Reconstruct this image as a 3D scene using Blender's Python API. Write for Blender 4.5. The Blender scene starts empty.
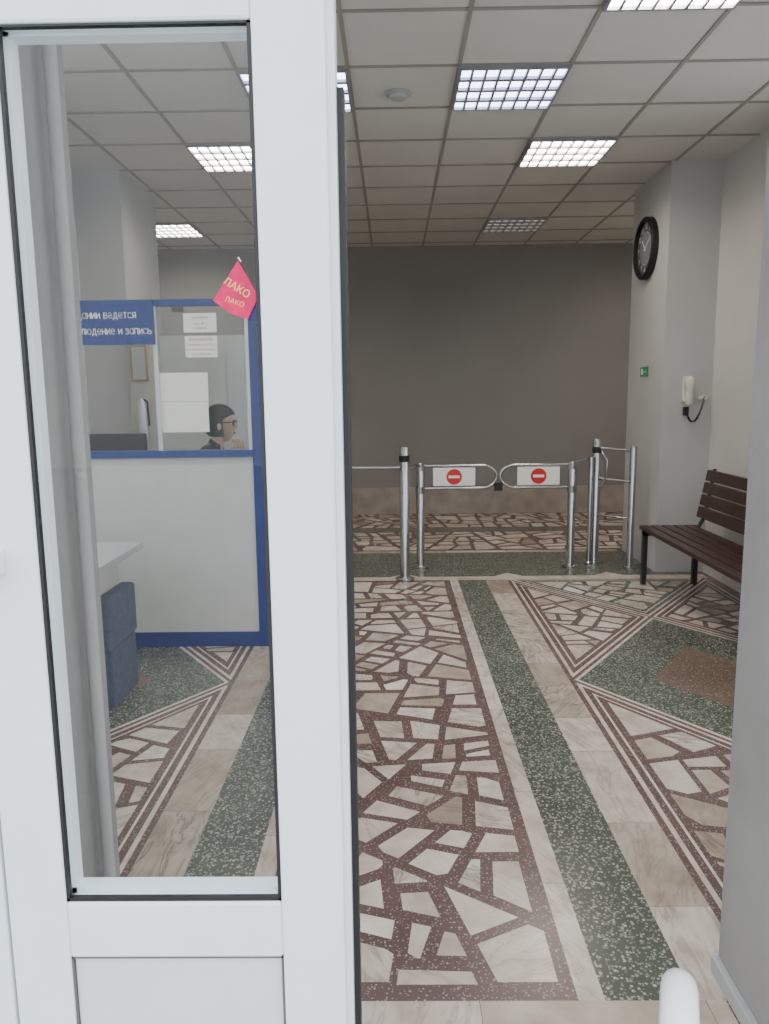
import bpy, math, random
from mathutils import Vector, Matrix
random.seed(23)
C = bpy.context
D = bpy.data
H = 1.47
CEIL = 3.214

# ---------------------------------------------------------------- materials
def newmat(name):
    m = D.materials.new(name); m.use_nodes = True
    nt = m.node_tree
    b = nt.nodes['Principled BSDF']
    return m, nt, b

def mat(name, col, rough=0.5, metal=0.0, var=0.06, scale=8.0, bump=0.0, bscale=60.0, spec=0.5):
    m, nt, b = newmat(name)
    tc = nt.nodes.new('ShaderNodeTexCoord')
    n = nt.nodes.new('ShaderNodeTexNoise'); n.inputs['Scale'].default_value = scale
    n.inputs['Detail'].default_value = 5
    nt.links.new(tc.outputs['Object'], n.inputs['Vector'])
    r = nt.nodes.new('ShaderNodeValToRGB')
    c0 = tuple(max(0, c*(1-var)) for c in col); c1 = tuple(min(1, c*(1+var)) for c in col)
    r.color_ramp.elements[0].position = 0.3; r.color_ramp.elements[1].position = 0.7
    r.color_ramp.elements[0].color = (*c0, 1); r.color_ramp.elements[1].color = (*c1, 1)
    nt.links.new(n.outputs['Fac'], r.inputs['Fac'])
    nt.links.new(r.outputs['Color'], b.inputs['Base Color'])
    b.inputs['Roughness'].default_value = rough
    b.inputs['Metallic'].default_value = metal
    b.inputs['Specular IOR Level'].default_value = spec
    if bump > 0:
        n2 = nt.nodes.new('ShaderNodeTexNoise'); n2.inputs['Scale'].default_value = bscale
        n2.inputs['Detail'].default_value = 6
        nt.links.new(tc.outputs['Object'], n2.inputs['Vector'])
        bp = nt.nodes.new('ShaderNodeBump'); bp.inputs['Strength'].default_value = bump
        bp.inputs['Distance'].default_value = 0.01
        nt.links.new(n2.outputs['Fac'], bp.inputs['Height'])
        nt.links.new(bp.outputs['Normal'], b.inputs['Normal'])
    return m

def emis(name, col, s):
    m = D.materials.new(name); m.use_nodes = True
    nt = m.node_tree; nt.nodes.clear()
    o = nt.nodes.new('ShaderNodeOutputMaterial'); e = nt.nodes.new('ShaderNodeEmission')
    e.inputs['Color'].default_value = (*col, 1); e.inputs['Strength'].default_value = s
    nt.links.new(e.outputs[0], o.inputs[0])
    return m

def glassmat(name, tint=(0.97, 0.985, 0.985), refl=0.017):
    m = D.materials.new(name); m.use_nodes = True
    nt = m.node_tree; nt.nodes.clear()
    o = nt.nodes.new('ShaderNodeOutputMaterial')
    t = nt.nodes.new('ShaderNodeBsdfTransparent'); t.inputs[0].default_value = (*tint, 1)
    g = nt.nodes.new('ShaderNodeBsdfGlossy'); g.inputs['Roughness'].default_value = 0.01
    mx = nt.nodes.new('ShaderNodeMixShader'); mx.inputs[0].default_value = refl
    nt.links.new(t.outputs[0], mx.inputs[1]); nt.links.new(g.outputs[0], mx.inputs[2])
    nt.links.new(mx.outputs[0], o.inputs[0])
    return m

def terrazzo(name, base, chipa, chipb, scale=75, thr=0.33, rough=0.26):
    m, nt, b = newmat(name)
    tc = nt.nodes.new('ShaderNodeTexCoord')
    v = nt.nodes.new('ShaderNodeTexVoronoi'); v.inputs['Scale'].default_value = scale
    nt.links.new(tc.outputs['Object'], v.inputs['Vector'])
    sp = nt.nodes.new('ShaderNodeSeparateColor')
    nt.links.new(v.outputs['Color'], sp.inputs[0])
    mul = nt.nodes.new('ShaderNodeMath'); mul.operation = 'MULTIPLY'; mul.inputs[1].default_value = thr*1.9
    nt.links.new(sp.outputs[1], mul.inputs[0])
    lt = nt.nodes.new('ShaderNodeMath'); lt.operation = 'LESS_THAN'
    nt.links.new(v.outputs['Distance'], lt.inputs[0]); nt.links.new(mul.outputs[0], lt.inputs[1])
    cr = nt.nodes.new('ShaderNodeValToRGB')
    cr.color_ramp.elements[0].color = (*chipa, 1); cr.color_ramp.elements[1].color = (*chipb, 1)
    nt.links.new(sp.outputs[0], cr.inputs['Fac'])
    n = nt.nodes.new('ShaderNodeTexNoise'); n.inputs['Scale'].default_value = 3
    n.inputs['Detail'].default_value = 6
    nt.links.new(tc.outputs['Object'], n.inputs['Vector'])
    br = nt.nodes.new('ShaderNodeValToRGB')
    br.color_ramp.elements[0].position = .3; br.color_ramp.elements[1].position = .7
    br.color_ramp.elements[0].color = (*[c*.8 for c in base], 1)
    br.color_ramp.elements[1].color = (*[c*1.2 for c in base], 1)
    nt.links.new(n.outputs['Fac'], br.inputs['Fac'])
    mx = nt.nodes.new('ShaderNodeMix'); mx.data_type = 'RGBA'
    nt.links.new(lt.outputs[0], mx.inputs[0])
    nt.links.new(br.outputs['Color'], mx.inputs[6]); nt.links.new(cr.outputs['Color'], mx.inputs[7])
    nt.links.new(mx.outputs[2], b.inputs['Base Color'])
    b.inputs['Roughness'].default_value = rough
    return m

def marble(name):
    m, nt, b = newmat(name)
    tc = nt.nodes.new('ShaderNodeTexCoord')
    at = nt.nodes.new('ShaderNodeAttribute'); at.attribute_name = 'rnd'
    sp = nt.nodes.new('ShaderNodeSeparateColor'); nt.links.new(at.outputs['Color'], sp.inputs[0])
    rot = nt.nodes.new('ShaderNodeVectorRotate'); rot.rotation_type = 'Z_AXIS'
    ang = nt.nodes.new('ShaderNodeMath'); ang.operation = 'MULTIPLY'; ang.inputs[1].default_value = 6.28
    nt.links.new(sp.outputs[1], ang.inputs[0]); nt.links.new(ang.outputs[0], rot.inputs['Angle'])
    nt.links.new(tc.outputs['Object'], rot.inputs['Vector'])
    off = nt.nodes.new('ShaderNodeVectorMath'); off.operation = 'MULTIPLY_ADD'
    off.inputs[1].default_value = (37, 53, 29)
    nt.links.new(at.outputs['Color'], off.inputs[0]); nt.links.new(rot.outputs[0], off.inputs[2])
    w = nt.nodes.new('ShaderNodeTexNoise'); w.inputs['Scale'].default_value = 3.0
    w.inputs['Detail'].default_value = 7; w.inputs['Roughness'].default_value = .6; w.inputs['Distortion'].default_value = .7
    mp = nt.nodes.new('ShaderNodeMapping'); mp.inputs['Scale'].default_value = (.9, 4.0, 1)
    nt.links.new(off.outputs[0], mp.inputs['Vector']); nt.links.new(mp.outputs[0], w.inputs['Vector'])
    vr = nt.nodes.new('ShaderNodeValToRGB')
    e = vr.color_ramp.elements
    e[0].position = .36; e[0].color = (.55, .55, .55, 1); e[1].position = .66; e[1].color = (.4, .4, .4, 1)
    a = e.new(.42); a.color = (.05, .05, .05, 1)
    a = e.new(.485); a.color = (.32, .32, .32, 1)
    a = e.new(.505); a.color = (.9, .9, .9, 1)
    a = e.new(.53); a.color = (.28, .28, .28, 1)
    a = e.new(.58); a.color = (.0, .0, .0, 1)
    nt.links.new(w.outputs['Fac'], vr.inputs['Fac'])
    cr = nt.nodes.new('ShaderNodeValToRGB')
    cols = [(0, (.33, .25, .205)), (.18, (.46, .37, .30)), (.4, (.62, .53, .45)), (.65, (.76, .68, .60)), (.85, (.61, .51, .44)), (1, (.84, .79, .72))]
    el = cr.color_ramp.elements
    el[0].color = (*cols[0][1], 1); el[1].color = (*cols[-1][1], 1)
    for p, c in cols[1:-1]:
        q = el.new(p); q.color = (*c, 1)
    nt.links.new(sp.outputs[0], cr.inputs['Fac'])
    n2 = nt.nodes.new('ShaderNodeTexNoise'); n2.inputs['Scale'].default_value = 9; n2.inputs['Detail'].default_value = 6
    nt.links.new(off.outputs[0], n2.inputs['Vector'])
    m1 = nt.nodes.new('ShaderNodeMix'); m1.data_type = 'RGBA'; m1.blend_type = 'MULTIPLY'
    c2 = nt.nodes.new('ShaderNodeValToRGB')
    c2.color_ramp.elements[0].position = .3; c2.color_ramp.elements[0].color = (.66, .60, .55, 1)
    c2.color_ramp.elements[1].position = .6; c2.color_ramp.elements[1].color = (1, 1, 1, 1)
    nt.links.new(n2.outputs['Fac'], c2.inputs['Fac'])
    m1.inputs[0].default_value = .8
    nt.links.new(cr.outputs['Color'], m1.inputs[6]); nt.links.new(c2.outputs['Color'], m1.inputs[7])
    mx = nt.nodes.new('ShaderNodeMix'); mx.data_type = 'RGBA'
    mm = nt.nodes.new('ShaderNodeMath'); mm.operation = 'MULTIPLY'
    nt.links.new(vr.outputs['Color'], mm.inputs[0]); nt.links.new(sp.outputs[2], mm.inputs[1])
    nt.links.new(mm.outputs[0], mx.inputs[0])
    nt.links.new(m1.outputs[2], mx.inputs[6]); mx.inputs[7].default_value = (.16, .13, .115, 1)
    nt.links.new(mx.outputs[2], b.inputs['Base Color'])
    b.inputs['Roughness'].default_value = .24
    return m

M_white = mat('pvc_white', (.80, .87, .92), .28, var=.015)
M_panel = mat('pvc_panel', (.64, .70, .75), .35, var=.02)
M_black = mat('rubber_black', (.010, .010, .011), .5)
M_glass = glassmat('door_glass')
M_bglass = glassmat('booth_glass', (.96, .98, .99), .008)
M_reveal = mat('plaster_grey', (.33, .325, .32), .8, var=.10, scale=3, bump=.25, bscale=90)
M_wall = mat('wall_paint', (.58, .56, .54), .75, var=.05, scale=1.5, bump=.15, bscale=120)
M_wallcool = mat('wall_paint_cool', (.50, .495, .495), .75, var=.05, scale=1.5, bump=.3, bscale=140)
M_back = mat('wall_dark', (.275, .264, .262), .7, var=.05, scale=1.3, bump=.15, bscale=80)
M_plinth = mat('plinth_stone', (.38, .33, .305), .4, var=.2, scale=6)
M_ceil = mat('ceiling_tile', (.66, .635, .60), .9, var=.04, scale=2, bump=.3, bscale=160)
M_grid = mat('ceiling_rail', (.33, .31, .28), .6)
M_louv = mat('louvre', (.30, .31, .34), .4, metal=.2)
M_alu = mat('aluminium_light', (.55, .56, .58), .35, metal=.3)
M_steel = mat('stainless', (.52, .52, .53), .22, metal=1.0, var=.08, scale=20)
M_blue = mat('booth_blue', (.014, .036, .20), .45, spec=.3)
M_booth = mat('booth_panel', (.60, .60, .59), .5, var=.03)
M_bin = mat('booth_interior', (.50, .49, .43), .7)
M_wood = mat('bench_wood', (.045, .018, .014), .35, var=.4, scale=25)
M_dark = mat('dark_metal', (.05, .05, .055), .4, metal=.4)
M_paper = mat('paper', (.88, .88, .85), .7, var=.02)
M_sill = mat('sill_grey', (.42, .44, .45), .5, var=.03)
M_red = mat('sign_red', (.62, .02, .02), .4)
M_green = mat('sign_green', (.0, .25, .09), .4)
M_txtw = mat('letter_white', (.95, .96, .97), .5, var=.01)
M_ink = mat('ink_grey', (.10, .10, .10), .6)
M_inkr = mat('ink_red', (.5, .06, .05), .6)
M_pink = mat('pennant_pink', (.60, .014, .10), .6, var=.2, scale=60, spec=.2)
M_gold = mat('letter_gold', (.80, .48, .16), .5)
M_phone = mat('phone_ivory', (.72, .68, .58), .35)
M_skin = mat('skin', (.48, .28, .20), .5)
M_hair = mat('hair', (.006, .004, .004), .8, var=.4, scale=60, spec=.05)
M_cloth = mat('sweater', (.012, .012, .016), .9, spec=.1)
M_shoe = mat('shoe', (.02, .02, .02), .4)
M_softblue = mat('upholstery_blue', (.075, .095, .15), .9, var=.15, scale=40, bump=.4)
M_conc = mat('concrete', (.40, .39, .38), .8, var=.15)
M_desk = mat('desk_wood', (.35, .22, .12), .5, var=.15)
M_tred = terrazzo('terrazzo_red', (.125, .078, .073), (.21, .14, .13), (.41, .35, .32), 140, .25)
M_tgreen = terrazzo('terrazzo_green', (.074, .084, .067), (.14, .15, .125), (.42, .42, .37), 120, .36)
M_tbrown = terrazzo('terrazzo_brown', (.16, .11, .085), (.13, .095, .08), (.34, .29, .24), 120, .32)
M_marble = marble('marble')
M_warm = emis('tube_warm', (1, .92, .76), 36.0)
M_cold = emis('tube_cold', (.66, .73, 1.0), 9)
M_dim = emis('tube_dim', (1, .9, .75), .4)

# ---------------------------------------------------------------- helpers
def link(o, parent=None):
    C.scene.collection.objects.link(o)
    if parent is not None: o.parent = parent
    return o
def empty(name):
    e = D.objects.new(name, None); e.empty_display_size = .1
    return link(e)
def meshobj(name, vs, fs, m, parent=None, smooth=False):
    me = D.meshes.new(name); me.from_pydata([tuple(v) for v in vs], [], fs); me.update()
    if m: me.materials.append(m)
    if smooth:
        for p in me.polygons: p.use_smooth = True
    return link(D.objects.new(name, me), parent)
def box(name, x0, x1, y0, y1, z0, z1, m, parent=None, bevel=0):
    x0, x1 = min(x0, x1), max(x0, x1); y0, y1 = min(y0, y1), max(y0, y1)
    vs = [(x, y, z) for z in (z0, z1) for y in (y0, y1) for x in (x0, x1)]
    fs = [(0, 2, 3, 1), (4, 5, 7, 6), (0, 1, 5, 4), (2, 6, 7, 3), (0, 4, 6, 2), (1, 3, 7, 5)]
    o = meshobj(name, vs, fs, m, parent)
    if bevel:
        b = o.modifiers.new('bev', 'BEVEL'); b.width = bevel; b.segments = 3; b.limit_method = 'ANGLE'
    return o
def boxes(name, lst, m, parent=None, bevel=0):
    vs = []; fs = []
    for (x0, x1, y0, y1, z0, z1) in lst:
        k = len(vs)
        vs += [(x, y, z) for z in (z0, z1) for y in (y0, y1) for x in (x0, x1)]
        fs += [tuple(i+k for i in f) for f in [(0, 2, 3, 1), (4, 5, 7, 6), (0, 1, 5, 4), (2, 6, 7, 3), (0, 4, 6, 2), (1, 3, 7, 5)]]
    o = meshobj(name, vs, fs, m, parent)
    if bevel:
        b = o.modifiers.new('bev', 'BEVEL'); b.width = bevel; b.segments = 2; b.limit_method = 'ANGLE'
    return o
def tube(name, pts, r, m, parent=None, cyclic=False):
    cu = D.curves.new(name, 'CURVE'); cu.dimensions = '3D'
    cu.bevel_depth = r; cu.bevel_resolution = 5; cu.use_fill_caps = True
    s = cu.splines.new('POLY'); s.points.add(len(pts)-1)
    for i, p in enumerate(pts): s.points[i].co = (*p, 1)
    s.use_cyclic_u = cyclic
    s.use_smooth = True
    cu.materials.append(m)
    return link(D.objects.new(name, cu), parent)
def lathe(name, prof, centre, m, parent=None, axis='Z', n=32):
    vs = []; fs = []
    for (r, h) in prof:
        for i in range(n):
            a = 2*math.pi*i/n
            p = (r*math.cos(a), r*math.sin(a), h)
            if axis == 'X': p = (h, p[0], p[1])
            if axis == 'Y': p = (p[0], h, p[1])
            vs.append((centre[0]+p[0], centre[1]+p[1], centre[2]+p[2]))
    k = len(prof)
    for j in range(k-1):
        for i in range(n):
            fs.append((j*n+i, j*n+(i+1) % n, (j+1)*n+(i+1) % n, (j+1)*n+i))
    fs.append(tuple(range(n))[::-1]); fs.append(tuple((k-1)*n+i for i in range(n)))
    o = meshobj(name, vs, fs, m, parent, smooth=False)
    for p in o.data.polygons:
        if len(p.vertices) == 4: p.use_smooth = True
    b = o.modifiers.new('es', 'EDGE_SPLIT'); b.split_angle = math.radians(35)
    return o
def text(name, s, loc, size, m, parent=None, rot=(math.pi/2, 0, 0), align='CENTER', bold=0.0):
    cu = D.curves.new(name, 'FONT'); cu.body = s; cu.size = 1.0; cu.align_x = align; cu.align_y = 'CENTER'
    cu.extrude = .004; cu.offset = bold
    cu.materials.append(m)
    o = D.objects.new(name, cu); o.location = loc; o.rotation_euler = rot
    link(o, parent)
    o.scale = (size, size, size)
    return o
# stroke lettering (Cyrillic) built as flat ribbons in the XZ plane, facing -Y
def arc(cx_, cy_, rx, ry, a0, a1, n=12):
    return [(cx_+rx*math.cos(math.radians(a0+(a1-a0)*i/n)), cy_+ry*math.sin(math.radians(a0+(a1-a0)*i/n))) for i in range(n+1)]
O_ = arc(.45, .5, .45, .5, 0, 360, 16)
GL = {
 'а': (.85, [arc(.42, .5, .42, .5, 0, 360, 16), [(.85, 1), (.85, 0)]]),
 'б': (.88, [arc(.44, .45, .44, .45, 0, 360, 16), [(0, .45), (.02, .95), (.25, 1.28), (.85, 1.45)]]),
 'в': (.82, [[(0, 0), (0, 1), (.55, 1), (.74, .88), (.72, .64), (.52, .54), (0, .54)], [(.52, .54), (.8, .42), (.82, .12), (.58, 0), (0, 0)]]),
 'д': (1.0, [[(0, -.28), (0, 0), (1.0, 0), (1.0, -.28)], [(.14, 0), (.28, .4), (.32, 1), (.82, 1), (.82, 0)]]),
 'е': (.88, [[(0, .5), (.88, .5)]+arc(.44, .5, .44, .5, 0, 315, 14)]),
 'з': (.75, [[(.02, .86), (.3, 1), (.62, .93), (.68, .72), (.5, .55), (.25, .53)], [(.5, .53), (.74, .4), (.74, .14), (.45, 0), (.2, .01), (0, .14)]]),
 'и': (.82, [[(0, 1), (0, 0), (.82, 1), (.82, 0)]]),
 'л': (.86, [[(0, 0), (.17, .12), (.26, 1), (.86, 1), (.86, 0)]]),
 'н': (.82, [[(0, 0), (0, 1)], [(.82, 0), (.82, 1)], [(0, .5), (.82, .5)]]),
 'о': (.9, [O_]),
 'п': (.82, [[(0, 0), (0, 1), (.82, 1), (.82, 0)]]),
 'с': (.8, [arc(.44, .5, .44, .5, 45, 315, 12)]),
 'т': (.8, [[(0, 1), (.8, 1)], [(.4, 1), (.4, 0)]]),
 'ь': (.78, [[(0, 1), (0, 0), (.55, 0), (.78, .14), (.78, .42), (.55, .56), (0, .56)]]),
 'ю': (1.25, [[(0, 0), (0, 1)], [(0, .5), (.4, .5)], arc(.82, .5, .42, .5, 0, 360, 16)]),
 'я': (.8, [[(.8, 0), (.8, 1), (.25, 1), (.03, .87), (.03, .6), (.25, .46), (.8, .46)], [(.42, .46), (0, 0)]]),
 'В': (.95, [[(0, 0), (0, 1.4), (.6, 1.4), (.85, 1.25), (.85, .9), (.6, .76), (0, .76)], [(.6, .76), (.92, .6), (.95, .2), (.68, 0), (0, 0)]]),
 ' ': (.35, []),
}
def strokes(name, s, xc_, y, zc_, width, m, parent, hfac=1.0, th=.17):
    segs = []; x = 0
    for ch_ in s:
        w_, st = GL[ch_]
        for pl in st:
            for a, b in zip(pl[:-1], pl[1:]):
                segs.append(((x+a[0], a[1]), (x+b[0], b[1])))
        x += w_+.34
    total = x-.34; k = width/total
    vs = []; fs = []
    for (a, b) in segs:
        ax, az = a[0]*k, a[1]*k*hfac; bx, bz = b[0]*k, b[1]*k*hfac
        dx, dz = bx-ax, bz-az; L = math.hypot(dx, dz)
        if L < 1e-7: continue
        ux, uz = dx/L, dz/L; h_ = th*k/2*1.25; e_ = h_*.7
        n0 = len(vs)
        for (sx_, sz_, sd) in ((ax-ux*e_, az-uz*e_, 1), (ax-ux*e_, az-uz*e_, -1), (bx+ux*e_, bz+uz*e_, -1), (bx+ux*e_, bz+uz*e_, 1)):
            vs.append((xc_-width/2+sx_-uz*h_*sd, y, zc_-k*hfac*.5+sz_+ux*h_*sd))
        fs.append((n0, n0+1, n0+2, n0+3))
    return meshobj(name, vs, fs, m, parent)
def ellipsoid(name, c, r, m, parent=None, seg=24, rot=None, fn=None):
    vs = []; fs = []; rings = seg//2
    for j in range(rings+1):
        t = math.pi*j/rings
        for i in range(seg):
            a = 2*math.pi*i/seg
            v = Vector((math.sin(t)*math.cos(a), math.sin(t)*math.sin(a), math.cos(t)))
            v = Vector((v.x*r[0], v.y*r[1], v.z*r[2]))
            if fn: v = fn(v)
            if rot: v = rot @ v
            vs.append(v+Vector(c))
    for j in range(rings):
        for i in range(seg):
            fs.append((j*seg+i, (j+1)*seg+i, (j+1)*seg+(i+1) % seg, j*seg+(i+1) % seg))
    return meshobj(name, vs, fs, m, parent, smooth=True)
def skin(name, vs, es, rad, m, parent=None, root=0, sub=2):
    me = D.meshes.new(name); me.from_pydata(vs, es, []); me.update(); me.materials.append(m)
    o = link(D.objects.new(name, me), parent)
    mod = o.modifiers.new('skin', 'SKIN'); mod.use_smooth_shade = True
    for i, sv in enumerate(me.skin_vertices[0].data):
        r = rad[i]
        sv.radius = (r, r) if not isinstance(r, tuple) else r
        sv.use_root = (i == root)
    sb = o.modifiers.new('sub', 'SUBSURF'); sb.levels = sub; sb.render_levels = sub
    return o

# ---------------------------------------------------------------- polygon tools for the mosaic floor
def area(p):
    return .5*sum(p[i][0]*p[(i+1) % len(p)][1]-p[(i+1) % len(p)][0]*p[i][1] for i in range(len(p)))
def perim(p):
    return sum(math.hypot(p[i][0]-p[i-1][0], p[i][1]-p[i-1][1]) for i in range(len(p)))
def ccw(p): return p if area(p) > 0 else p[::-1]
def clip(p, a, n):
    out = []
    for i in range(len(p)):
        q, r = p[i], p[(i+1) % len(p)]
        dq = (q[0]-a[0])*n[0]+(q[1]-a[1])*n[1]; dr = (r[0]-a[0])*n[0]+(r[1]-a[1])*n[1]
        if dq >= 0: out.append(q)
        if (dq > 0) != (dr > 0) and abs(dq-dr) > 1e-9:
            t = dq/(dq-dr); out.append((q[0]+t*(r[0]-q[0]), q[1]+t*(r[1]-q[1])))
    return out
def dedupe(p, eps=1e-4):
    out = []
    for q in p:
        if not out or math.hypot(q[0]-out[-1][0], q[1]-out[-1][1]) > eps: out.append(q)
    if len(out) > 1 and math.hypot(out[0][0]-out[-1][0], out[0][1]-out[-1][1]) < eps: out.pop()
    return out
def inset(p, d):
    p = ccw(dedupe(p)); out = list(p)
    for i in range(len(p)):
        q, r = p[i], p[(i+1) % len(p)]
        L = math.hypot(r[0]-q[0], r[1]-q[1])
        if L < 1e-6: continue
        n = (-(r[1]-q[1])/L, (r[0]-q[0])/L)
        dd = d() if callable(d) else d
        out = clip(out, (q[0]+n[0]*dd, q[1]+n[1]*dd), n)
        if len(out) < 3: return []
    return out
def centroid(p):
    return (sum(q[0] for q in p)/len(p), sum(q[1] for q in p)/len(p))
def split(p, target):
    p = dedupe(p)
    if len(p) < 3: return []
    A = abs(area(p))
    if A < target*random.uniform(.6, 2.2): return [p]
    c = centroid(p)
    best = None
    for k in range(7):
        a = random.uniform(0, math.pi); n = (math.cos(a), math.sin(a))
        pr = [(q[0]-c[0])*n[0]+(q[1]-c[1])*n[1] for q in p]
        ext = max(pr)-min(pr)
        s = random.uniform(-.17, .17)*ext
        pt = (c[0]+n[0]*s, c[1]+n[1]*s)
        A1 = clip(p, pt, n); A2 = clip(p, pt, (-n[0], -n[1]))
        if len(A1) < 3 or len(A2) < 3: continue
        q = min(abs(area(A1))/perim(A1)**2, abs(area(A2))/perim(A2)**2)
        if best is None or q > best[0]: best = (q, A1, A2)
    if best is None: return [p]
    return split(best[1], target)+split(best[2], target)
class Layer:
    def __init__(s): s.v = []; s.f = []; s.c = []
    def add(s, p, z, col=None):
        p = dedupe(p)
        if len(p) < 3: return
        p = ccw(p); k = len(s.v)
        s.v += [(q[0], q[1], z) for q in p]; s.f.append(tuple(range(k, k+len(p))))
        s.c.append(col or (random.random(), random.random(), random.random()))
    def make(s, name, m, parent):
        o = meshobj(name, s.v, s.f, m, parent)
        ca = o.data.color_attributes.new('rnd', 'FLOAT_COLOR', 'CORNER')
        for p in o.data.polygons:
            c = s.c[p.index]
            for li in p.loop_indices: ca.data[li].color = (*c, 1)
        return o
red, green, brown, marb = Layer(), Layer(), Layer(), Layer()
def stones(p, target, gap=.017, z=.0006):
    for q in split(ccw(p), target):
        q = inset(q, lambda: random.uniform(gap*.5, gap*1.6))
        if len(q) < 3: continue
        if random.random() < .5 and len(q) >= 4:
            i = random.randrange(len(q)); c = centroid(q)
            n = (c[0]-q[i][0], c[1]-q[i][1]); L = math.hypot(*n)
            if L > 1e-4:
                n = (n[0]/L, n[1]/L); a = random.uniform(.1, .35)*L
                b_ = math.atan2(n[1], n[0])+random.uniform(-.6, .6)
                q = clip(q, (q[i][0]+n[0]*a, q[i][1]+n[1]*a), (math.cos(b_), math.sin(b_)))
        if len(q) >= 3 and abs(area(q)) > .0010:
            marb.add(q, z, (random.choice([random.uniform(.45, 1), random.uniform(.35, .75), random.uniform(.05, 1)]), random.random(), random.random()**1.3))
def strip(x0, x1, y0, y1, L=.42, z=.0004, alongx=False, lo=.05, hi=.8):
    if alongx:
        x = x0
        while x < x1-.01:
            e = min(x1, x+L*random.uniform(.7, 1.4))
            marb.add([(x, y0), (e-.002, y0), (e-.002, y1), (x, y1)], z, (random.uniform(lo, hi), random.uniform(0, 1), random.random()))
            x = e
    else:
        y = y0
        while y < y1-.01:
            e = min(y1, y+L*random.uniform(.7, 1.4))
            marb.add([(x0, y), (x1, y), (x1, e-.002), (x0, e-.002)], z, (random.uniform(lo, hi), random.uniform(.1, .4), random.uniform(.4, 1)))
            y = e
AX = .03
Y0, Y1 = 1.66, 5.93
stones([(AX-.385, Y0+.04), (AX+.385, Y0+.04), (AX+.385, Y1-.03), (AX-.385, Y1-.03)], .029, .019)
for s in (1, -1):
    X = lambda v: AX+s*v
    def P(*pts): return [(X(a), b) for a, b in pts]
    def S(a, b): return (min(X(a), X(b)), max(X(a), X(b)))
    strip(*S(.41, .475), Y0, Y1, .6, lo=.3, hi=.7)
    green.add(P((.475, Y0), (.695, Y0), (.695, Y1), (.475, Y1)), .0004)
    strip(*S(.695, .870), Y0, Y1, .45, lo=.1, hi=.6)
    xa, xb, xc = .885, 2.44, 1.66
    ym, yt, yb = 3.77, 4.88, 2.66
    def panel(t, fill='red', tgt=.028, st=True):
        t = ccw(t)
        i1 = inset(t, .010); marb.add(i1, .0003, (.55, random.random(), .2))
        i2 = inset(t, .028)
        (green if fill == 'green' else red).add(i2, .0006)
        if st:
            i25 = inset(t, .056); marb.add(i25, .0009, (.6, random.random(), .1))
            i26 = inset(t, .066); (green if fill == 'green' else red).add(i26, .0012)
            stones(inset(t, .078), tgt, .015, .0016)
    panel(P((xa, ym), (xc, yt), (xa, Y1)))
    panel(P((xb, ym), (xc, yt), (xb, Y1)))
    panel(P((xa, Y1), (xc, yt), (xb, Y1)), 'green')
    panel(P((xa, ym), (xc, yb), (xa, Y0+.04)))
    panel(P((xb, ym), (xc, yb), (xb, Y0+.04)))
    panel(P((xa, Y0), (xc, yb), (xb, Y0)), 'green')
    panel(P((xa, ym), (xc, yt), (xb, ym), (xc, yb)), 'green', st=False)
    brown.add(P((xc-.36, ym), (xc, ym+.52), (xc+.36, ym), (xc, ym-.52)), .0012)
strip(-2.5, 2.5, Y1, 6.05, .7, alongx=True, lo=.3, hi=.8)
green.add([(-2.5, 6.05), (2.5, 6.05), (2.5, 7.0), (-2.5, 7.0)], .0004)
for xx in (.08, .93, 1.75, -.9):
    marb.add([(xx-.17, 6.0), (xx, 5.9), (xx+.17, 6.0), (xx, 6.16)], .001, (.9, .4, .1))
strip(-2.1, 2.1, 7.0, 7.09, .7, alongx=True)
stones([(-3.5, 7.12), (3.5, 7.12), (3.5, 8.1), (-3.5, 8.1)], .045, .020)
green.add([(-3.5, 8.12), (3.5, 8.12), (3.5, 8.32), (-3.5, 8.32)], .0004)
stones([(-3.5, 8.36), (3.5, 8.36), (3.5, 9.36), (-3.5, 9.36)], .045, .020)
strip(-.79, .80, 1.36, Y0, .42, alongx=True, lo=.1, hi=.8)
strip(-.79, .80, 1.20, 1.36, .5, alongx=True, lo=.1, hi=.8)

floor = box('floor', -3.6, 3.6, 1.0, 9.4, -.15, 0, M_tred)
red.make('red_terrazzo_inlay', M_tred, floor)
green.make('green_terrazzo_inlay', M_tgreen, floor)
brown.make('brown_terrazzo_inlay', M_tbrown, floor)
marb.make('marble_mosaic_stones', M_marble, floor)
box('ground', -12, 12, -14, 1.0, -.15, 0, M_conc)

# ---------------------------------------------------------------- room shell
WR = 2.54
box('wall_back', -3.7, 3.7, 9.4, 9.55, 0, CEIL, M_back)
box('baseboard_back', -3.6, 3.6, 9.37, 9.4, 0, .33, M_plinth)
boxes('wall_right', [(WR, WR+.15, 1.76, 2.1, 0, CEIL), (WR, WR+.15, 4.9, 6.15, 0, CEIL), (WR, WR+.15, 2.1, 4.9, 0, .95), (WR, WR+.15, 2.1, 4.9, 3.0, CEIL)], M_wall)
boxes('wall_left', [(-2.6, -2.45, 2.05, 2.35, 0, CEIL), (-2.6, -2.45, 4.2, 6.15, 0, CEIL), (-2.6, -2.45, 2.35, 4.2, 0, .95), (-2.6, -2.45, 2.35, 4.2, 3.0, CEIL)], M_wallcool)
box('wall_right_pilaster', 2.145, 3.6, 6.15, 7.05, 0, CEIL, M_wallcool)
box('wall_left_pilaster', -3.6, -2.09, 6.15, 7.05, 0, CEIL, M_wallcool)
box('wall_right_rear', 3.6, 3.7, 7.05, 9.4, 0, CEIL, M_wall)
box('wall_left_rear', -3.7, -3.6, 7.05, 9.4, 0, CEIL, M_wall)
box('ceiling', -3.7, 3.7, 1.05, 9.55, CEIL, CEIL+.15, M_ceil)
GX = .375
g = []
for i in range(-7, 7):
    x = GX+.6*i
    if -3.6 < x < 3.6: g.append((x-.011, x+.011, 1.77, 9.4, CEIL-.006, CEIL+.001))
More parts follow.
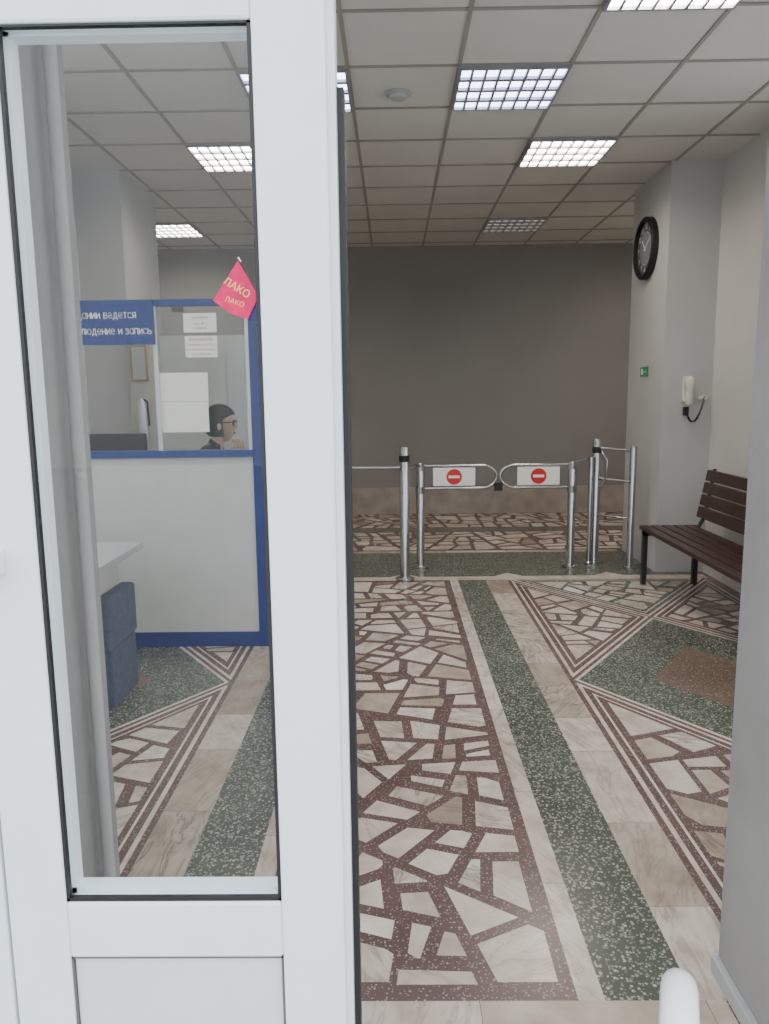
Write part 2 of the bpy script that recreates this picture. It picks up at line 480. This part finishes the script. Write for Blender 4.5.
for i in range(3, 16):
    y = .19+.6*i
    if y > 1.8: g.append((-3.6, 3.6, y-.011, y+.011, CEIL-.0065, CEIL+.001))
boxes('ceiling_grid_rails', g, M_grid)
rw = [(.82, 3.6, 1.05, 1.76, 0, .9), (.82, 3.6, 1.05, 1.76, 2.85, CEIL), (.82, 1.05, 1.05, 1.76, .9, 2.85), (2.45, 3.6, 1.05, 1.76, .9, 2.85)]
boxes('wall_front_right', rw, M_reveal)
lw = [(-3.6, -.82, 1.05, 2.05, 0, .9), (-3.6, -.82, 1.05, 2.05, 2.85, CEIL), (-1.1, -.82, 1.05, 2.05, .9, 2.85), (-3.6, -2.4, 1.05, 2.05, .9, 2.85)]
boxes('wall_front_left', lw, M_reveal)
box('wall_front_lintel', -.82, .82, 1.05, 1.76, 2.65, CEIL, M_reveal)
for nm, x0, x1 in (('added_window_1', 1.05, 2.45), ('added_window_2', -2.4, -1.1)):  # front windows added out of view to let sky light into the lobby
    e = empty(nm)
    xm = (x0+x1)/2
    boxes('frame', [(x0, x0+.06, 1.3, 1.37, .9, 2.85), (x1-.06, x1, 1.3, 1.37, .9, 2.85), (xm-.03, xm+.03, 1.3, 1.37, .96, 2.79),
                    (x0+.06, x1-.06, 1.3, 1.37, .9, .96), (x0+.06, x1-.06, 1.3, 1.37, 2.79, 2.85)], M_white, e)
    boxes('pane', [(x0+.06, xm-.03, 1.33, 1.336, .96, 2.79), (xm+.03, x1-.06, 1.33, 1.336, .96, 2.79)], M_glass, e)
for nm, xw, y0, y1 in (('added_window_3', WR+.05, 2.1, 4.9), ('added_window_4', -2.55, 2.35, 4.2)):  # unseen side windows, added so more daylight reaches the interior
    e = empty(nm)
    n = 3 if y1-y0 > 2.4 else 2
    L = [(xw, xw+.06, y0, y1, .95, 1.01), (xw, xw+.06, y0, y1, 2.94, 3.0)]
    for i in range(n+1):
        yy = y0+.03+(y1-y0-.06)*i/n
        L.append((xw, xw+.06, yy-.03, yy+.03, 1.01, 2.94))
    boxes('frame', L, M_white, e)
    box('pane', xw+.027, xw+.033, y0+.06, y1-.06, 1.01, 2.94, M_glass, e)
box('trim_1', .80, .82, 1.18, 1.76, 0, .045, M_sill, bevel=.004)
tube('heating_pipe', [(-.79, 1.9, 0), (-.79, 1.9, 2.65)], .016, M_wallcool)

# ---------------------------------------------------------------- door frame + leaf
fr = empty('door_frame')
boxes('frame', [(-.82, -.63, 1.10, 1.17, 0, 2.65), (.79, .82, 1.10, 1.17, 0, 2.65), (-.63, .79, 1.10, 1.17, 2.12, 2.19), (-.63, .79, 1.10, 1.17, 2.60, 2.65)], M_white, fr, bevel=.004)
box('transom_glass', -.63, .79, 1.13, 1.136, 2.19, 2.60, M_glass, fr)
dl = empty('door_1')
xL, xR, gl, gr = -.625, -.085, -.530, -.186
gb, gt, pb = .674, 1.968, .575
def framepart(x0, x1, z0, z1): return (x0, x1, 1.10, 1.155, z0, z1)
boxes('leaf_frame', [framepart(xL, gl, .02, 2.11), framepart(gr, xR, .02, 2.11), framepart(gl, gr, gt, 2.11),
                     framepart(gl, gr, pb, gb), framepart(gl, gr, .02, .13)], M_white, dl, bevel=.005)
w = .005
boxes('gasket', [(gl, gl+w, 1.103, 1.113, gb, gt), (gr-w, gr, 1.103, 1.113, gb, gt), (gl, gr, 1.103, 1.113, gt-w*.6, gt), (gl, gr, 1.103, 1.113, gb, gb+w)], M_black, dl)
boxes('glazing_bead', [(gl, gl+.008, 1.124, 1.15, gb, gt), (gr-.006, gr, 1.124, 1.15, gb, gt), (gl, gr, 1.124, 1.15, gt-.006, gt), (gl, gr, 1.124, 1.15, gb, gb+.010)], M_white, dl)
box('glass_pane', gl+.001, gr-.001, 1.114, 1.120, gb+.001, gt-.001, M_glass, dl)
box('lower_panel', gl+.004, gr-.004, 1.108, 1.14, .13, pb-.004, M_panel, dl)
boxes('panel_seal', [(gl, gl+.003, 1.103, 1.14, .13, pb), (gr-.003, gr, 1.103, 1.14, .13, pb), (gl, gr, 1.103, 1.14, pb-.003, pb)], M_ink, dl)
box('meeting_stile', xR, xR+.010, 1.125, 1.17, .02, 2.11, M_white, dl)
box('edge_gasket', xR+.002, xR+.020, 1.15, 1.185, .02, 1.90, M_black, dl)
box('hinge', -.648, -.578, 1.07, 1.10, 1.213, 1.252, M_white, dl, bevel=.004)
box('hinge_pin', -.586, -.579, 1.066, 1.07, 1.218, 1.247, M_ink, dl)

pn = empty('pink_pennant')
TH = math.radians(8.75); ROLL = .012; F = 760.
def px2w(px, py, Y):
    # photo measurement -> (x, z) on the vertical plane at distance Y
    c, s_ = math.cos(ROLL), math.sin(ROLL)
    uu = (px-384.5)*c-(py-512)*s_
    vv = -((px-384.5)*s_+(py-512)*c)
    t = vv/F
    Zp = Y*(t*math.cos(TH)-math.sin(TH))/(math.cos(TH)+t*math.sin(TH))
    d = Y*math.cos(TH)-Zp*math.sin(TH)
    return ((uu-9.5)*d/F, H+Zp)
pts = [px2w(*q, 1.108) for q in [(237, 260), (258, 296), (247, 319), (229, 313), (212, 300)]]
vs = [(x, 1.1085, z) for x, z in pts]+[(x, 1.1115, z) for x, z in pts]
meshobj('cloth', vs, [(0, 1, 2, 3, 4), (9, 8, 7, 6, 5)]+[(i, (i+1) % 5, (i+1) % 5+5, i+5) for i in range(5)], M_pink, pn)
x, z = px2w(236, 290, 1.108)
text('lettering', 'ЛАКО', (x, 1.1080, z+.003), .0145, M_gold, pn, rot=(math.pi/2, math.radians(32), 0), bold=.01)
x, z = px2w(231, 302, 1.108)
text('lettering_small', 'ЛАКО', (x+.004, 1.1080, z), .010, M_gold, pn, rot=(math.pi/2, math.radians(20), 0))
x0_, z0_ = px2w(237, 261, 1.105)
tube('cord', [(x0_, 1.108, z0_+.006), (x0_+.004, 1.108, z0_)], .0009, M_paper, pn)

# ---------------------------------------------------------------- ceiling lights
def fixture(x, y, em):
    e = empty('ceiling_light')
    t = .016
    box('diffuser', x+t, x+.6-t, y+t, y+.6-t, CEIL-.010, CEIL-.004, em, e)
    zb = CEIL-.026
    L = [(x, x+.6, y, y+t, zb, CEIL-.001), (x, x+.6, y+.6-t, y+.6, zb, CEIL-.001),
         (x, x+t, y+t, y+.6-t, zb, CEIL-.001), (x+.6-t, x+.6, y+t, y+.6-t, zb, CEIL-.001)]
    for i in range(1, 8):
        xx = x+.6*i/8; L.append((xx-.007, xx+.007, y+t, y+.6-t, zb, CEIL-.011))
    for i in range(1, 4):
        yy = y+.6*i/4; L.append((x+t, x+.6-t, yy-.015, yy+.015, zb-.001, CEIL-.011))
    boxes('louvre', L, M_louv, e)
gx = lambda i: GX+.6*i
gy = lambda i: .19+.6*i
fixture(gx(0), gy(7), M_cold)
fixture(gx(1), gy(9), M_warm)
fixture(gx(1), gy(13), M_dim)
fixture(gx(1), gy(5), M_warm)
fixture(gx(-2), gy(7), M_cold)
fixture(gx(-3), gy(9), M_warm)
fixture(gx(-5), gy(13), M_warm)
fixture(gx(-3), gy(4), M_warm)  # extra fixture out of view, added to brighten the lobby
fixture(gx(4), gy(12), M_warm)  # unseen extra fixture behind the pilaster, added for more light at the rear
lathe('smoke_detector', [(.075, CEIL-.001), (.075, CEIL-.014), (.055, CEIL-.018), (.045, CEIL-.035), (.015, CEIL-.042)], (.05, 4.76, 0), M_sill)

# ---------------------------------------------------------------- turnstile group
def post(name, x, y, h, r, parent, collar=True):
    lathe(name, [(r*2.1, .0015), (r*2.1, .012), (r*1.7, .02), (r*1.05, .024), (r, .03), (r, h-.02), (r*.8, h-.004), (r*.3, h)], (x, y, 0), M_steel, parent, n=28)
    if collar:
        lathe(name+'_collar', [(r*1.12, h-.12), (r*1.12, h-.07)], (x, y, 0), M_black, parent, n=28)
def gate(xp, yp, xe, sgn):
    e = empty('turnstile_gate')
    post('post', xp, yp, .905, .034, e, collar=False)
    lathe('hub', [(.040, .64), (.040, .70)], (xp, yp, 0), M_steel, e)
    lathe('hub_cap', [(.040, .84), (.040, .895)], (xp, yp, 0), M_steel, e)
    zt, zb = .876, .685; R = (zt-zb)/2
    a0 = xp+sgn*.03; a1 = xe-sgn*(R+.03)
    pts = [(a0, yp, zt), (a1, yp, zt)]
    for i in range(1, 14):
        t = math.pi*i/14
        pts.append((a1+sgn*math.sin(t)*(R+.03), yp, (zt+zb)/2+math.cos(t)*R))
    pts += [(a1, yp, zb), (a0, yp, zb)]
    tube('arm', pts, .012, M_steel, e)
    cx = xp+sgn*.285
    box('sign_plate', cx-.178, cx+.178, yp-.012, yp-.002, .705, .858, M_paper, e, bevel=.004)
    lathe('no_entry_disc', [(.066, -.001), (.066, .001)], (cx, yp-.014, .782), M_red, e, axis='Y')
    box('no_entry_bar', cx-.046, cx+.046, yp-.0175, yp-.0152, .771, .793, M_paper, e)
    box('latch', xe-.018, xe+.018, yp-.02, yp+.02, .66, .73, M_black, e, bevel=.004)
gate(.225, 6.39, .868, 1)
gate(1.505, 6.39, .900, -1)
r1 = empty('guard_rail')
post('post', .085, 5.97, 1.07, .038, r1)
post('wall_post', -.60, 5.97, .93, .02, r1, collar=False)
tube('rail', [(-.60, 5.97, .905), (.06, 5.97, .905)], .013, M_steel, r1)
tube('link', [(.10, 6.0, .90), (.22, 6.37, .88)], .013, M_steel, r1)
r2 = empty('guard_rail')
post('post', 1.75, 6.55, 1.08, .036, r2)
post('post_thin', 1.69, 6.50, .93, .019, r2, collar=False)
post('end_post', 1.99, 6.32, 1.03, .028, r2, collar=False)
tube('rail_top', [(1.75, 6.55, 1.0), (1.99, 6.32, .99)], .013, M_steel, r2)
tube('rail_mid', [(1.75, 6.55, .74), (1.99, 6.32, .73)], .010, M_steel, r2)
tube('rail_low', [(1.75, 6.55, .42), (1.99, 6.32, .42)], .010, M_steel, r2)
tube('link', [(1.53, 6.39, .90), (1.73, 6.54, .92)], .013, M_steel, r2)
tube('curved_brace', [(1.78, 6.53, .98), (1.82, 6.48, .90), (1.82, 6.48, .75), (1.77, 6.53, .66)], .008, M_steel, r2)

# ---------------------------------------------------------------- bench
bn = empty('wooden_bench')
by0, by1 = 3.75, 5.80
sl = []
for i in range(5):
    x = 1.89+i*.086
    sl.append((x, x+.074, by0, by1, .425, .455))
boxes('seat_slats', sl, M_wood, bn, bevel=.005)
vs = []; fs = []
for i in range(4):
    z0 = .52+i*.093; z1 = z0+.078
    xx0 = 2.325+i*.018; xx1 = xx0+.015
    k = len(vs)
    for (y) in (by0, by1):
        vs += [(xx0, y, z0), (xx0+.028, y, z0), (xx1+.028, y, z1), (xx1, y, z1)]
    fs += [tuple(k+q for q in f) for f in [(0, 1, 2, 3), (7, 6, 5, 4), (0, 4, 5, 1), (1, 5, 6, 2), (2, 6, 7, 3), (3, 7, 4, 0)]]
meshobj('back_slats', vs, fs, M_wood, bn)
L = []
ys = (by0+.10, by1-.06)
for y in ys:
    L += [(1.90, 1.935, y-.02, y+.02, .0, .425), (2.29, 2.325, y-.02, y+.02, .0, .46), (1.90, 2.32, y-.02, y+.02, .385, .424)]
L.append((2.09, 2.12, by0+.1, by1-.06, .39, .42))
boxes('legs', L, M_dark, bn)
for i, y in enumerate(ys):
    tube('back_strut_%d' % i, [(2.31, y, .42), (2.365, y, .53), (2.425, y, .89)], .014, M_dark, bn)

# ---------------------------------------------------------------- clock
ck = empty('wall_clock')
cx, cy, cz, R = 2.145, 6.62, 2.65, .25
M_dial = mat('dial', (.10, .10, .11), .3)
M_dial2 = mat('dial_inner', (.26, .27, .29), .35)
lathe('case', [(R, 0), (R, -.045), (R-.01, -.055), (R-.03, -.055), (R-.035, -.04), (R-.036, -.02)], (cx, cy, cz), M_black, ck, axis='X', n=48)
lathe('dial', [(R-.036, -.021), (R-.036, -.024)], (cx, cy, cz), M_dial, ck, axis='X', n=48)
lathe('inner_ring', [(R-.115, -.0245), (R-.115, -.026)], (cx, cy, cz), M_alu, ck, axis='X', n=48)
lathe('inner_dial', [(R-.123, -.0262), (R-.123, -.028)], (cx, cy, cz), M_dial2, ck, axis='X', n=48)
for h in range(1, 13):
    a = math.radians(30*h)
    text('numeral_%d' % h, str(h), (cx-.027, cy-math.sin(a)*(R-.075), cz+math.cos(a)*(R-.075)), .062, M_txtw, ck, rot=(math.pi/2, 0, -math.pi/2), bold=.015)
def hand(name, ang, ln, w):
    a = math.radians(ang); d = Vector((0, -math.sin(a), math.cos(a))); n = Vector((0, math.cos(a), math.sin(a)))
    c = Vector((cx-.031, cy, cz))
    q = [c-d*.03+n*w, c-d*.03-n*w, c+d*ln-n*w*.4, c+d*ln+n*w*.4]
    vs = q+[v+Vector((-.002, 0, 0)) for v in q]
    meshobj(name, vs, [(0, 1, 2, 3), (7, 6, 5, 4), (0, 4, 5, 1), (1, 5, 6, 2), (2, 6, 7, 3), (3, 7, 4, 0)], M_txtw, ck)
hand('hour_hand', 315, .10, .008); hand('minute_hand', 60, .16, .006)
ex = empty('exit_sign')
box('plate', 2.133, 2.145, 6.50, 6.68, 1.60, 1.68, M_green, ex)
boxes('arrow_and_door', [(2.1315, 2.133, 6.60, 6.65, 1.615, 1.665), (2.1315, 2.133, 6.53, 6.58, 1.634, 1.646), (2.1315, 2.133, 6.515, 6.53, 1.625, 1.655)], M_txtw, ex)

# ---------------------------------------------------------------- wall telephone
ph = empty('wall_telephone')
px_, pz_ = 2.335, 1.48
box('cradle', px_-.035, px_+.035, 6.115, 6.15, pz_-.09, pz_+.11, M_phone, ph, bevel=.01)
vs = [(px_, 6.09, pz_+.10), (px_, 6.075, pz_+.06), (px_, 6.07, pz_), (px_, 6.075, pz_-.07), (px_, 6.09, pz_-.12)]
skin('handset', vs, [(0, 1), (1, 2), (2, 3), (3, 4)], [.042, .034, .026, .03, .038], M_phone, ph, root=2)
pts = []
for i in range(90):
    t = i/89
    bx = px_-.01+.14*t; bz = pz_-.14-.15*math.sin(math.pi*t)**.7+.09*t
    pts.append((bx+.008*math.cos(i*1.9), 6.11+.008*math.sin(i*1.9), bz))
tube('coiled_cord', pts, .0035, M_black, ph)
box('junction_box', px_+.10, px_+.16, 6.12, 6.15, pz_-.075, pz_-.045, M_phone, ph, bevel=.004)
box('lower_clip', px_-.022, px_+.012, 6.10, 6.15, pz_-.20, pz_-.13, M_black, ph, bevel=.006)

# ---------------------------------------------------------------- reception booth
bt = empty('reception_booth')
bx0, bx1, byf, byb = -2.44, -.725, 4.35, 6.14
box('front_panel', bx0, bx1-.08, byf, byf+.04, .09, 1.13, M_booth, bt)
box('front_kick', bx0, bx1-.08, byf-.006, byf+.04, 0.0, .09, M_blue, bt)
box('corner_post', bx1-.08, bx1, byf-.01, byf+.08, 0.0, 2.01, M_blue, bt)
box('corner_post_light', bx1-.10, bx1-.08, byf-.006, byf+.05, 1.17, 1.98, M_alu, bt)
box('sill', bx0, bx1-.08, byf-.03, byf+.05, 1.13, 1.17, M_blue, bt)
box('head_rail', bx0, bx1-.08, byf-.006, byf+.04, 1.975, 2.01, M_blue, bt)
box('mullion', -1.345, -1.32, byf, byf+.04, 1.17, 1.975, M_alu, bt)
box('window_glass', -1.32, bx1-.10, byf+.018, byf+.022, 1.17, 1.975, M_bglass, bt)
xa_, za_ = px2w(177, 307, byf)
box('intercom_unit', xa_-.03, xa_+.03, byf-.02, byf-.006, 1.94, 1.972, M_dark, bt)
ws = empty('glazed_partition')
box('side_panel', bx1-.04, bx1, byf+.08, byb, .09, 1.13, M_booth, ws)
box('side_kick', bx1-.045, bx1+.002, byf+.08, byb, 0, .09, M_blue, ws)
box('side_sill', bx1-.045, bx1+.01, byf+.08, byb, 1.13, 1.17, M_blue, ws)
box('side_head', bx1-.04, bx1, byf+.08, byb, 1.975, 2.01, M_blue, ws)
box('rear_post', bx1-.045, bx1, byb-.06, byb, 1.17, 1.975, M_blue, ws)
box('side_glass', bx1-.022, bx1-.018, byf+.08, byb-.06, 1.17, 1.975, M_bglass, ws)
wb = empty('office_partition')
box('rear_partition', -2.08, bx1-.05, byb-.05, byb, 0, 1.95, M_bin, wb)
box('rear_door', -1.30, -.84, byb-.065, byb-.05, 0, 1.86, M_wallcool, wb)
sg = empty('surveillance_sign')
box('board', -1.96, -1.33, byf-.024, byf-.0065, 1.765, 2.008, M_blue, sg)
strokes('line_1', 'В здании ведется', -1.622, byf-.0250, 1.925, .395, M_txtw, sg, hfac=1.35)
strokes('line_2', 'видеонаблюдение и запись', -1.643, byf-.0250, 1.838, .60, M_txtw, sg, hfac=1.35)

def notice(name, pa, pb_, Y, lines=(), m=M_paper, ink=M_ink):
    e = empty(name)
    xa_, za_ = px2w(*pa, Y); xb_, zb_ = px2w(*pb_, Y)
    box('sheet', xa_, xb_, Y-.003, Y, zb_, za_, m, e)
    for i, (s, fz, sz) in enumerate(lines):
        text('line_%d' % i, s, ((xa_+xb_)/2, Y-.0034, za_+(zb_-za_)*fz), sz, ink, e)
    return e
Yg = byf+.017
notice('notice_sheet', (182, 313), (216, 332), Yg, [('ОХРАНА', .25, .022), ('пост № 1', .55, .018), ('ТЕЛЕФОН', .8, .016)])
notice('notice_sheet', (184, 336), (217, 357), Yg, [('ВНИМАНИЕ', .17, .024), ('ПРЕДЪЯВИТЕ ПРОПУСК', .42, .014), ('В РАЗВЕРНУТОМ ВИДЕ', .64, .014), ('ДОКУМЕНТЫ', .86, .016)], ink=M_inkr)
notice('notice_sheet', (158, 373), (208, 401), Yg)
notice('notice_sheet', (160, 402), (209, 432), Yg)
e = empty('picture_frame')
box('frame', -2.06, -1.93, byb-.075, byb-.05, 1.60, 1.88, M_desk, e)
box('picture', -2.045, -1.945, byb-.078, byb-.075, 1.615, 1.865, M_sill, e)
e = empty('fire_extinguisher')
lathe('cylinder', [(.04, 1.15), (.045, 1.17), (.045, 1.38), (.03, 1.43), (.015, 1.47)], (-1.98, byb-.11, 0), M_alu, e)
box('bracket', -2.0, -1.96, byb-.07, byb-.05, 1.2, 1.4, M_dark, e)
tube('hose', [(-1.98, byb-.11, 1.47), (-1.93, byb-.12, 1.44), (-1.925, byb-.12, 1.25)], .008, M_black, e)

dk = empty('booth_desk')
box('top', -1.02, -.79, 4.50, 5.60, .72, .75, M_desk, dk)
boxes('legs', [(-.84, -.80, 4.52, 4.56, 0, .72), (-.84, -.80, 5.54, 5.58, 0, .72), (-1.0, -.96, 4.52, 4.56, 0, .72), (-1.0, -.96, 5.54, 5.58, 0, .72)], M_dark, dk)
e = empty('computer_monitor')
box('screen', -2.0, -1.55, 4.75, 4.79, .95, 1.25, M_black, e, bevel=.008)
box('stand', -1.80, -1.75, 4.77, 4.80, .76, .98, M_black, e)
box('foot', -1.88, -1.67, 4.70, 4.88, .751, .765, M_black, e)
e = empty('front_desk')
box('top', -2.40, -1.5, 4.42, 5.0, .72, .75, M_desk, e)
boxes('legs', [(-2.38, -2.34, 4.44, 4.48, 0, .72), (-1.56, -1.52, 4.44, 4.48, 0, .72), (-2.38, -2.34, 4.94, 4.98, 0, .72), (-1.56, -1.52, 4.94, 4.98, 0, .72)], M_dark, e)

lp = empty('low_partition')
box('body', -2.44, -1.42, 3.15, 3.8, 0, .70, M_wall, lp)
box('sill', -2.44, -1.30, 3.10, 3.85, .70, .735, M_sill, lp, bevel=.005)
e = empty('upholstered_stool')
box('seat', -1.415, -1.335, 3.42, 3.80, .28, .54, M_softblue, e, bevel=.02)
box('base', -1.41, -1.342, 3.44, 3.78, .0, .28, M_softblue, e, bevel=.008)

# ---------------------------------------------------------------- woman in the booth (faces +X)
wm = empty('woman_seated')
wx, wy = -1.13, 5.0
hips = (wx-.10, wy, .56)
V = [hips, (wx-.11, wy, .74), (wx-.09, wy, .95), (wx-.07, wy, 1.08), (wx-.045, wy, 1.15), (wx-.02, wy, 1.21),
     (wx-.07, wy-.16, 1.095), (wx+.0, wy-.22, .86), (wx+.12, wy-.14, .80), (wx+.135, wy-.07, 1.07),
     (wx-.07, wy+.16, 1.095), (wx-.06, wy+.22, .86), (wx+.10, wy+.14, .795), (wx+.15, wy+.08, .79),
     (wx-.14, wy-.09, .53), (wx+.22, wy-.11, .52), (wx+.16, wy-.11, .10),
     (wx-.14, wy+.09, .53), (wx+.22, wy+.11, .52), (wx+.16, wy+.11, .10)]
E = [(0, 1), (1, 2), (2, 3), (3, 4), (4, 5), (3, 6), (6, 7), (7, 8), (8, 9), (3, 10), (10, 11), (11, 12), (12, 13), (0, 14), (14, 15), (15, 16), (0, 17), (17, 18), (18, 19)]
Rr = [(.15, .13), (.13, .11), (.14, .10), (.13, .085), .055, .05, .065, .047, .038, .028, .065, .047, .038, .028, .085, .06, .042, .085, .06, .042]
skin('clothed_body', V, E, Rr, M_cloth, wm, root=0)
tube('neck', [(wx-.045, wy, 1.13), (wx-.012, wy, 1.22)], .046, M_skin, wm)
hc = Vector((wx+.005, wy, 1.295))
def headfn(v):
    x, y, z = v
    if z < 0:
        t = -z/.115
        y *= 1-.32*t; x = x*(1-.22*t)+.022*t
    if x > .05:
        x = .05+(x-.05)*.8
    nz = math.exp(-((z+.012)/.022)**2)*math.exp(-(y/.013)**2)
    if x > 0: x += .026*nz
    if x > 0:
        x += .006*math.exp(-((z-.03)/.012)**2)*math.exp(-(y/.05)**2)
        x += .008*math.exp(-((z+.058)/.011)**2)*math.exp(-(y/.022)**2)
        x -= .007*math.exp(-((z-.010)/.014)**2)*(math.exp(-((abs(y)-.032)/.014)**2))
    return Vector((x, y, z))
ellipsoid('head', hc, (.092, .072, .115), M_skin, wm, seg=64, fn=headfn)
def hairfn(v):
    x, y, z = v
    if x > .03 and z < .050: x = min(x, .034+max(0, (z-.015))*1.4)
    if z < -.09: z = -.09+(z+.09)*.3
    return Vector((x-.010, y, z+.012))
ellipsoid('hair', hc, (.114, .092, .120), M_hair, wm, seg=40, fn=hairfn)
ellipsoid('hair_bun', hc+Vector((-.115, 0, -.005)), (.035, .045, .045), M_hair, wm)
for s in (-1, 1):
    ellipsoid('ear_%d' % (s+1), hc+Vector((.004, s*.086, -.012)), (.015, .008, .024), M_skin, wm, seg=16)
    ellipsoid('eye_%d' % (s+1), hc+Vector((.067, s*.031, .008)), (.011, .012, .010), M_txtw, wm, seg=16)
    ellipsoid('iris_%d' % (s+1), hc+Vector((.076, s*.031, .008)), (.004, .005, .005), M_black, wm, seg=12)
    ring = [(hc.x+.088, hc.y+s*.032+.024*math.cos(a), hc.z+.006+.018*math.sin(a)) for a in [2*math.pi*i/20 for i in range(20)]]
    tube('glasses_rim_%d' % (s+1), ring, .004, M_black, wm, cyclic=True)
    tube('glasses_arm_%d' % (s+1), [(hc.x+.088, hc.y+s*.056, hc.z+.012), (hc.x+.04, hc.y+s*.078, hc.z+.012), (hc.x-.005, hc.y+s*.09, hc.z+.008)], .004, M_black, wm)
ellipsoid('lips', hc+Vector((.085, 0, -.060)), (.008, .019, .007), M_inkr, wm, seg=16)
hb = Vector((wx+.135, wy-.07, 1.07))
skin('right_palm', [hb-Vector((0, 0, .02)), hb+Vector((.0, .005, .02)), hb+Vector((-.002, .01, .07))], [(0, 1), (1, 2)], [(.022, .018), (.028, .018), (.036, .015)], M_skin, wm, root=1)
for i in range(4):
    o_ = Vector((-.027+.018*i, .008, .085))
    ln = [.8, .95, 1, .85][i]
    p0 = hb+o_-Vector((0, 0, .02)); p1 = hb+o_+Vector((-.004, .006, .024*ln)); p2 = p1+Vector((-.014, .018*ln, .016*ln)); p3 = p2+Vector((-.016, .014*ln, -.006))
    skin('right_finger_%d' % i, [p0, p1, p2, p3], [(0, 1), (1, 2), (2, 3)], [.010, .009, .0085, .007], M_skin, wm, root=0)
skin('right_thumb', [hb+Vector((-.02, .0, .02)), hb+Vector((-.045, .012, .05)), hb+Vector((-.055, .025, .08))], [(0, 1), (1, 2)], [.012, .010, .008], M_skin, wm)
hb2 = Vector((wx+.15, wy+.08, .785))
skin('left_palm', [hb2-Vector((.02, 0, 0)), hb2+Vector((.03, -.005, -.005)), hb2+Vector((.07, -.01, -.01))], [(0, 1), (1, 2)], [(.02, .018), (.03, .014), (.036, .012)], M_skin, wm, root=1)
for i in range(4):
    q = hb2+Vector((.08, -.037+.018*i, -.010)); ln = [.8, .95, 1, .85][i]
    skin('left_finger_%d' % i, [q-Vector((.02, 0, 0)), q+Vector((.028*ln, 0, .005)), q+Vector((.052*ln, 0, -.002)), q+Vector((.068*ln, 0, -.013))], [(0, 1), (1, 2), (2, 3)], [.0095, .009, .008, .007], M_skin, wm, root=0)
skin('left_thumb', [hb2+Vector((.02, -.02, -.005)), hb2+Vector((.05, -.052, -.008)), hb2+Vector((.075, -.06, -.012))], [(0, 1), (1, 2)], [.012, .010, .008], M_skin, wm)
for s in (-1, 1):
    ellipsoid('shoe_%d' % (s+1), (wx+.20, wy+s*.11, .045), (.12, .045, .045), M_shoe, wm, seg=20)
ch = empty('office_chair')
box('seat', wx-.34, wx+.10, wy-.23, wy+.23, .39, .45, M_dark, ch, bevel=.02)
box('backrest', wx-.36, wx-.31, wy-.21, wy+.21, .55, 1.0, M_dark, ch, bevel=.02)
tube('back_strut', [(wx-.2, wy, .39), (wx-.37, wy, .42), (wx-.365, wy, .70)], .018, M_dark, ch)
lathe('column', [(.03, .08), (.03, .39)], (wx-.14, wy, 0), M_dark, ch)
for i in range(5):
    a = 2*math.pi*i/5
    r_ = .20
    tube('foot_%d' % i, [(wx-.14, wy, .09), (wx-.14+r_*math.cos(a), wy+r_*math.sin(a), .06)], .018, M_dark, ch)
    ellipsoid('castor_%d' % i, (wx-.14+r_*math.cos(a), wy+r_*math.sin(a), .027), (.025, .025, .027), M_black, ch, seg=14)

# ---------------------------------------------------------------- white handrail end in the foreground
hr = empty('handrail')
M_hr = mat('handrail_white', (.85, .87, .88), .2)
hx, hy, hz = .413, 1.00, .582
pts = [(hx-.022, hy-.06, 0), (hx-.022, hy-.06, hz-.045)]
for i in range(13):
    t = math.pi*i/12
    pts.append((hx-.022*math.cos(t), hy-.06*math.cos(t), hz-.045+.045*math.sin(t)))
pts += [(hx+.022, hy+.06, 0)]
tube('rail_loop', pts, .027, M_hr, hr)

# ---------------------------------------------------------------- world + camera
w = D.worlds.new('World'); C.scene.world = w; w.use_nodes = True
nt = w.node_tree
bg = nt.nodes['Background']
tc = nt.nodes.new('ShaderNodeTexCoord'); sx = nt.nodes.new('ShaderNodeSeparateXYZ')
nt.links.new(tc.outputs['Generated'], sx.inputs[0])
cr = nt.nodes.new('ShaderNodeValToRGB')
cr.color_ramp.elements[0].position = .0; cr.color_ramp.elements[0].color = (.63, .66, .67, 1)
cr.color_ramp.elements[1].position = .5; cr.color_ramp.elements[1].color = (.89, .94, 1, 1)
nt.links.new(sx.outputs['Z'], cr.inputs['Fac'])
nt.links.new(cr.outputs['Color'], bg.inputs['Color'])
bg.inputs['Strength'].default_value = 3.7

cam = D.cameras.new('camera'); co = link(D.objects.new('camera', cam))
co.location = (0, 0, H)
M = Matrix.Rotation(math.radians(.72), 4, 'Z') @ Matrix.Rotation(math.radians(90-8.75), 4, 'X') @ Matrix.Rotation(-ROLL, 4, 'Z')
co.rotation_euler = M.to_euler()
cam.sensor_fit = 'VERTICAL'; cam.sensor_height = 36; cam.lens = F/1024*36
cam.clip_start = .05
C.scene.camera = co
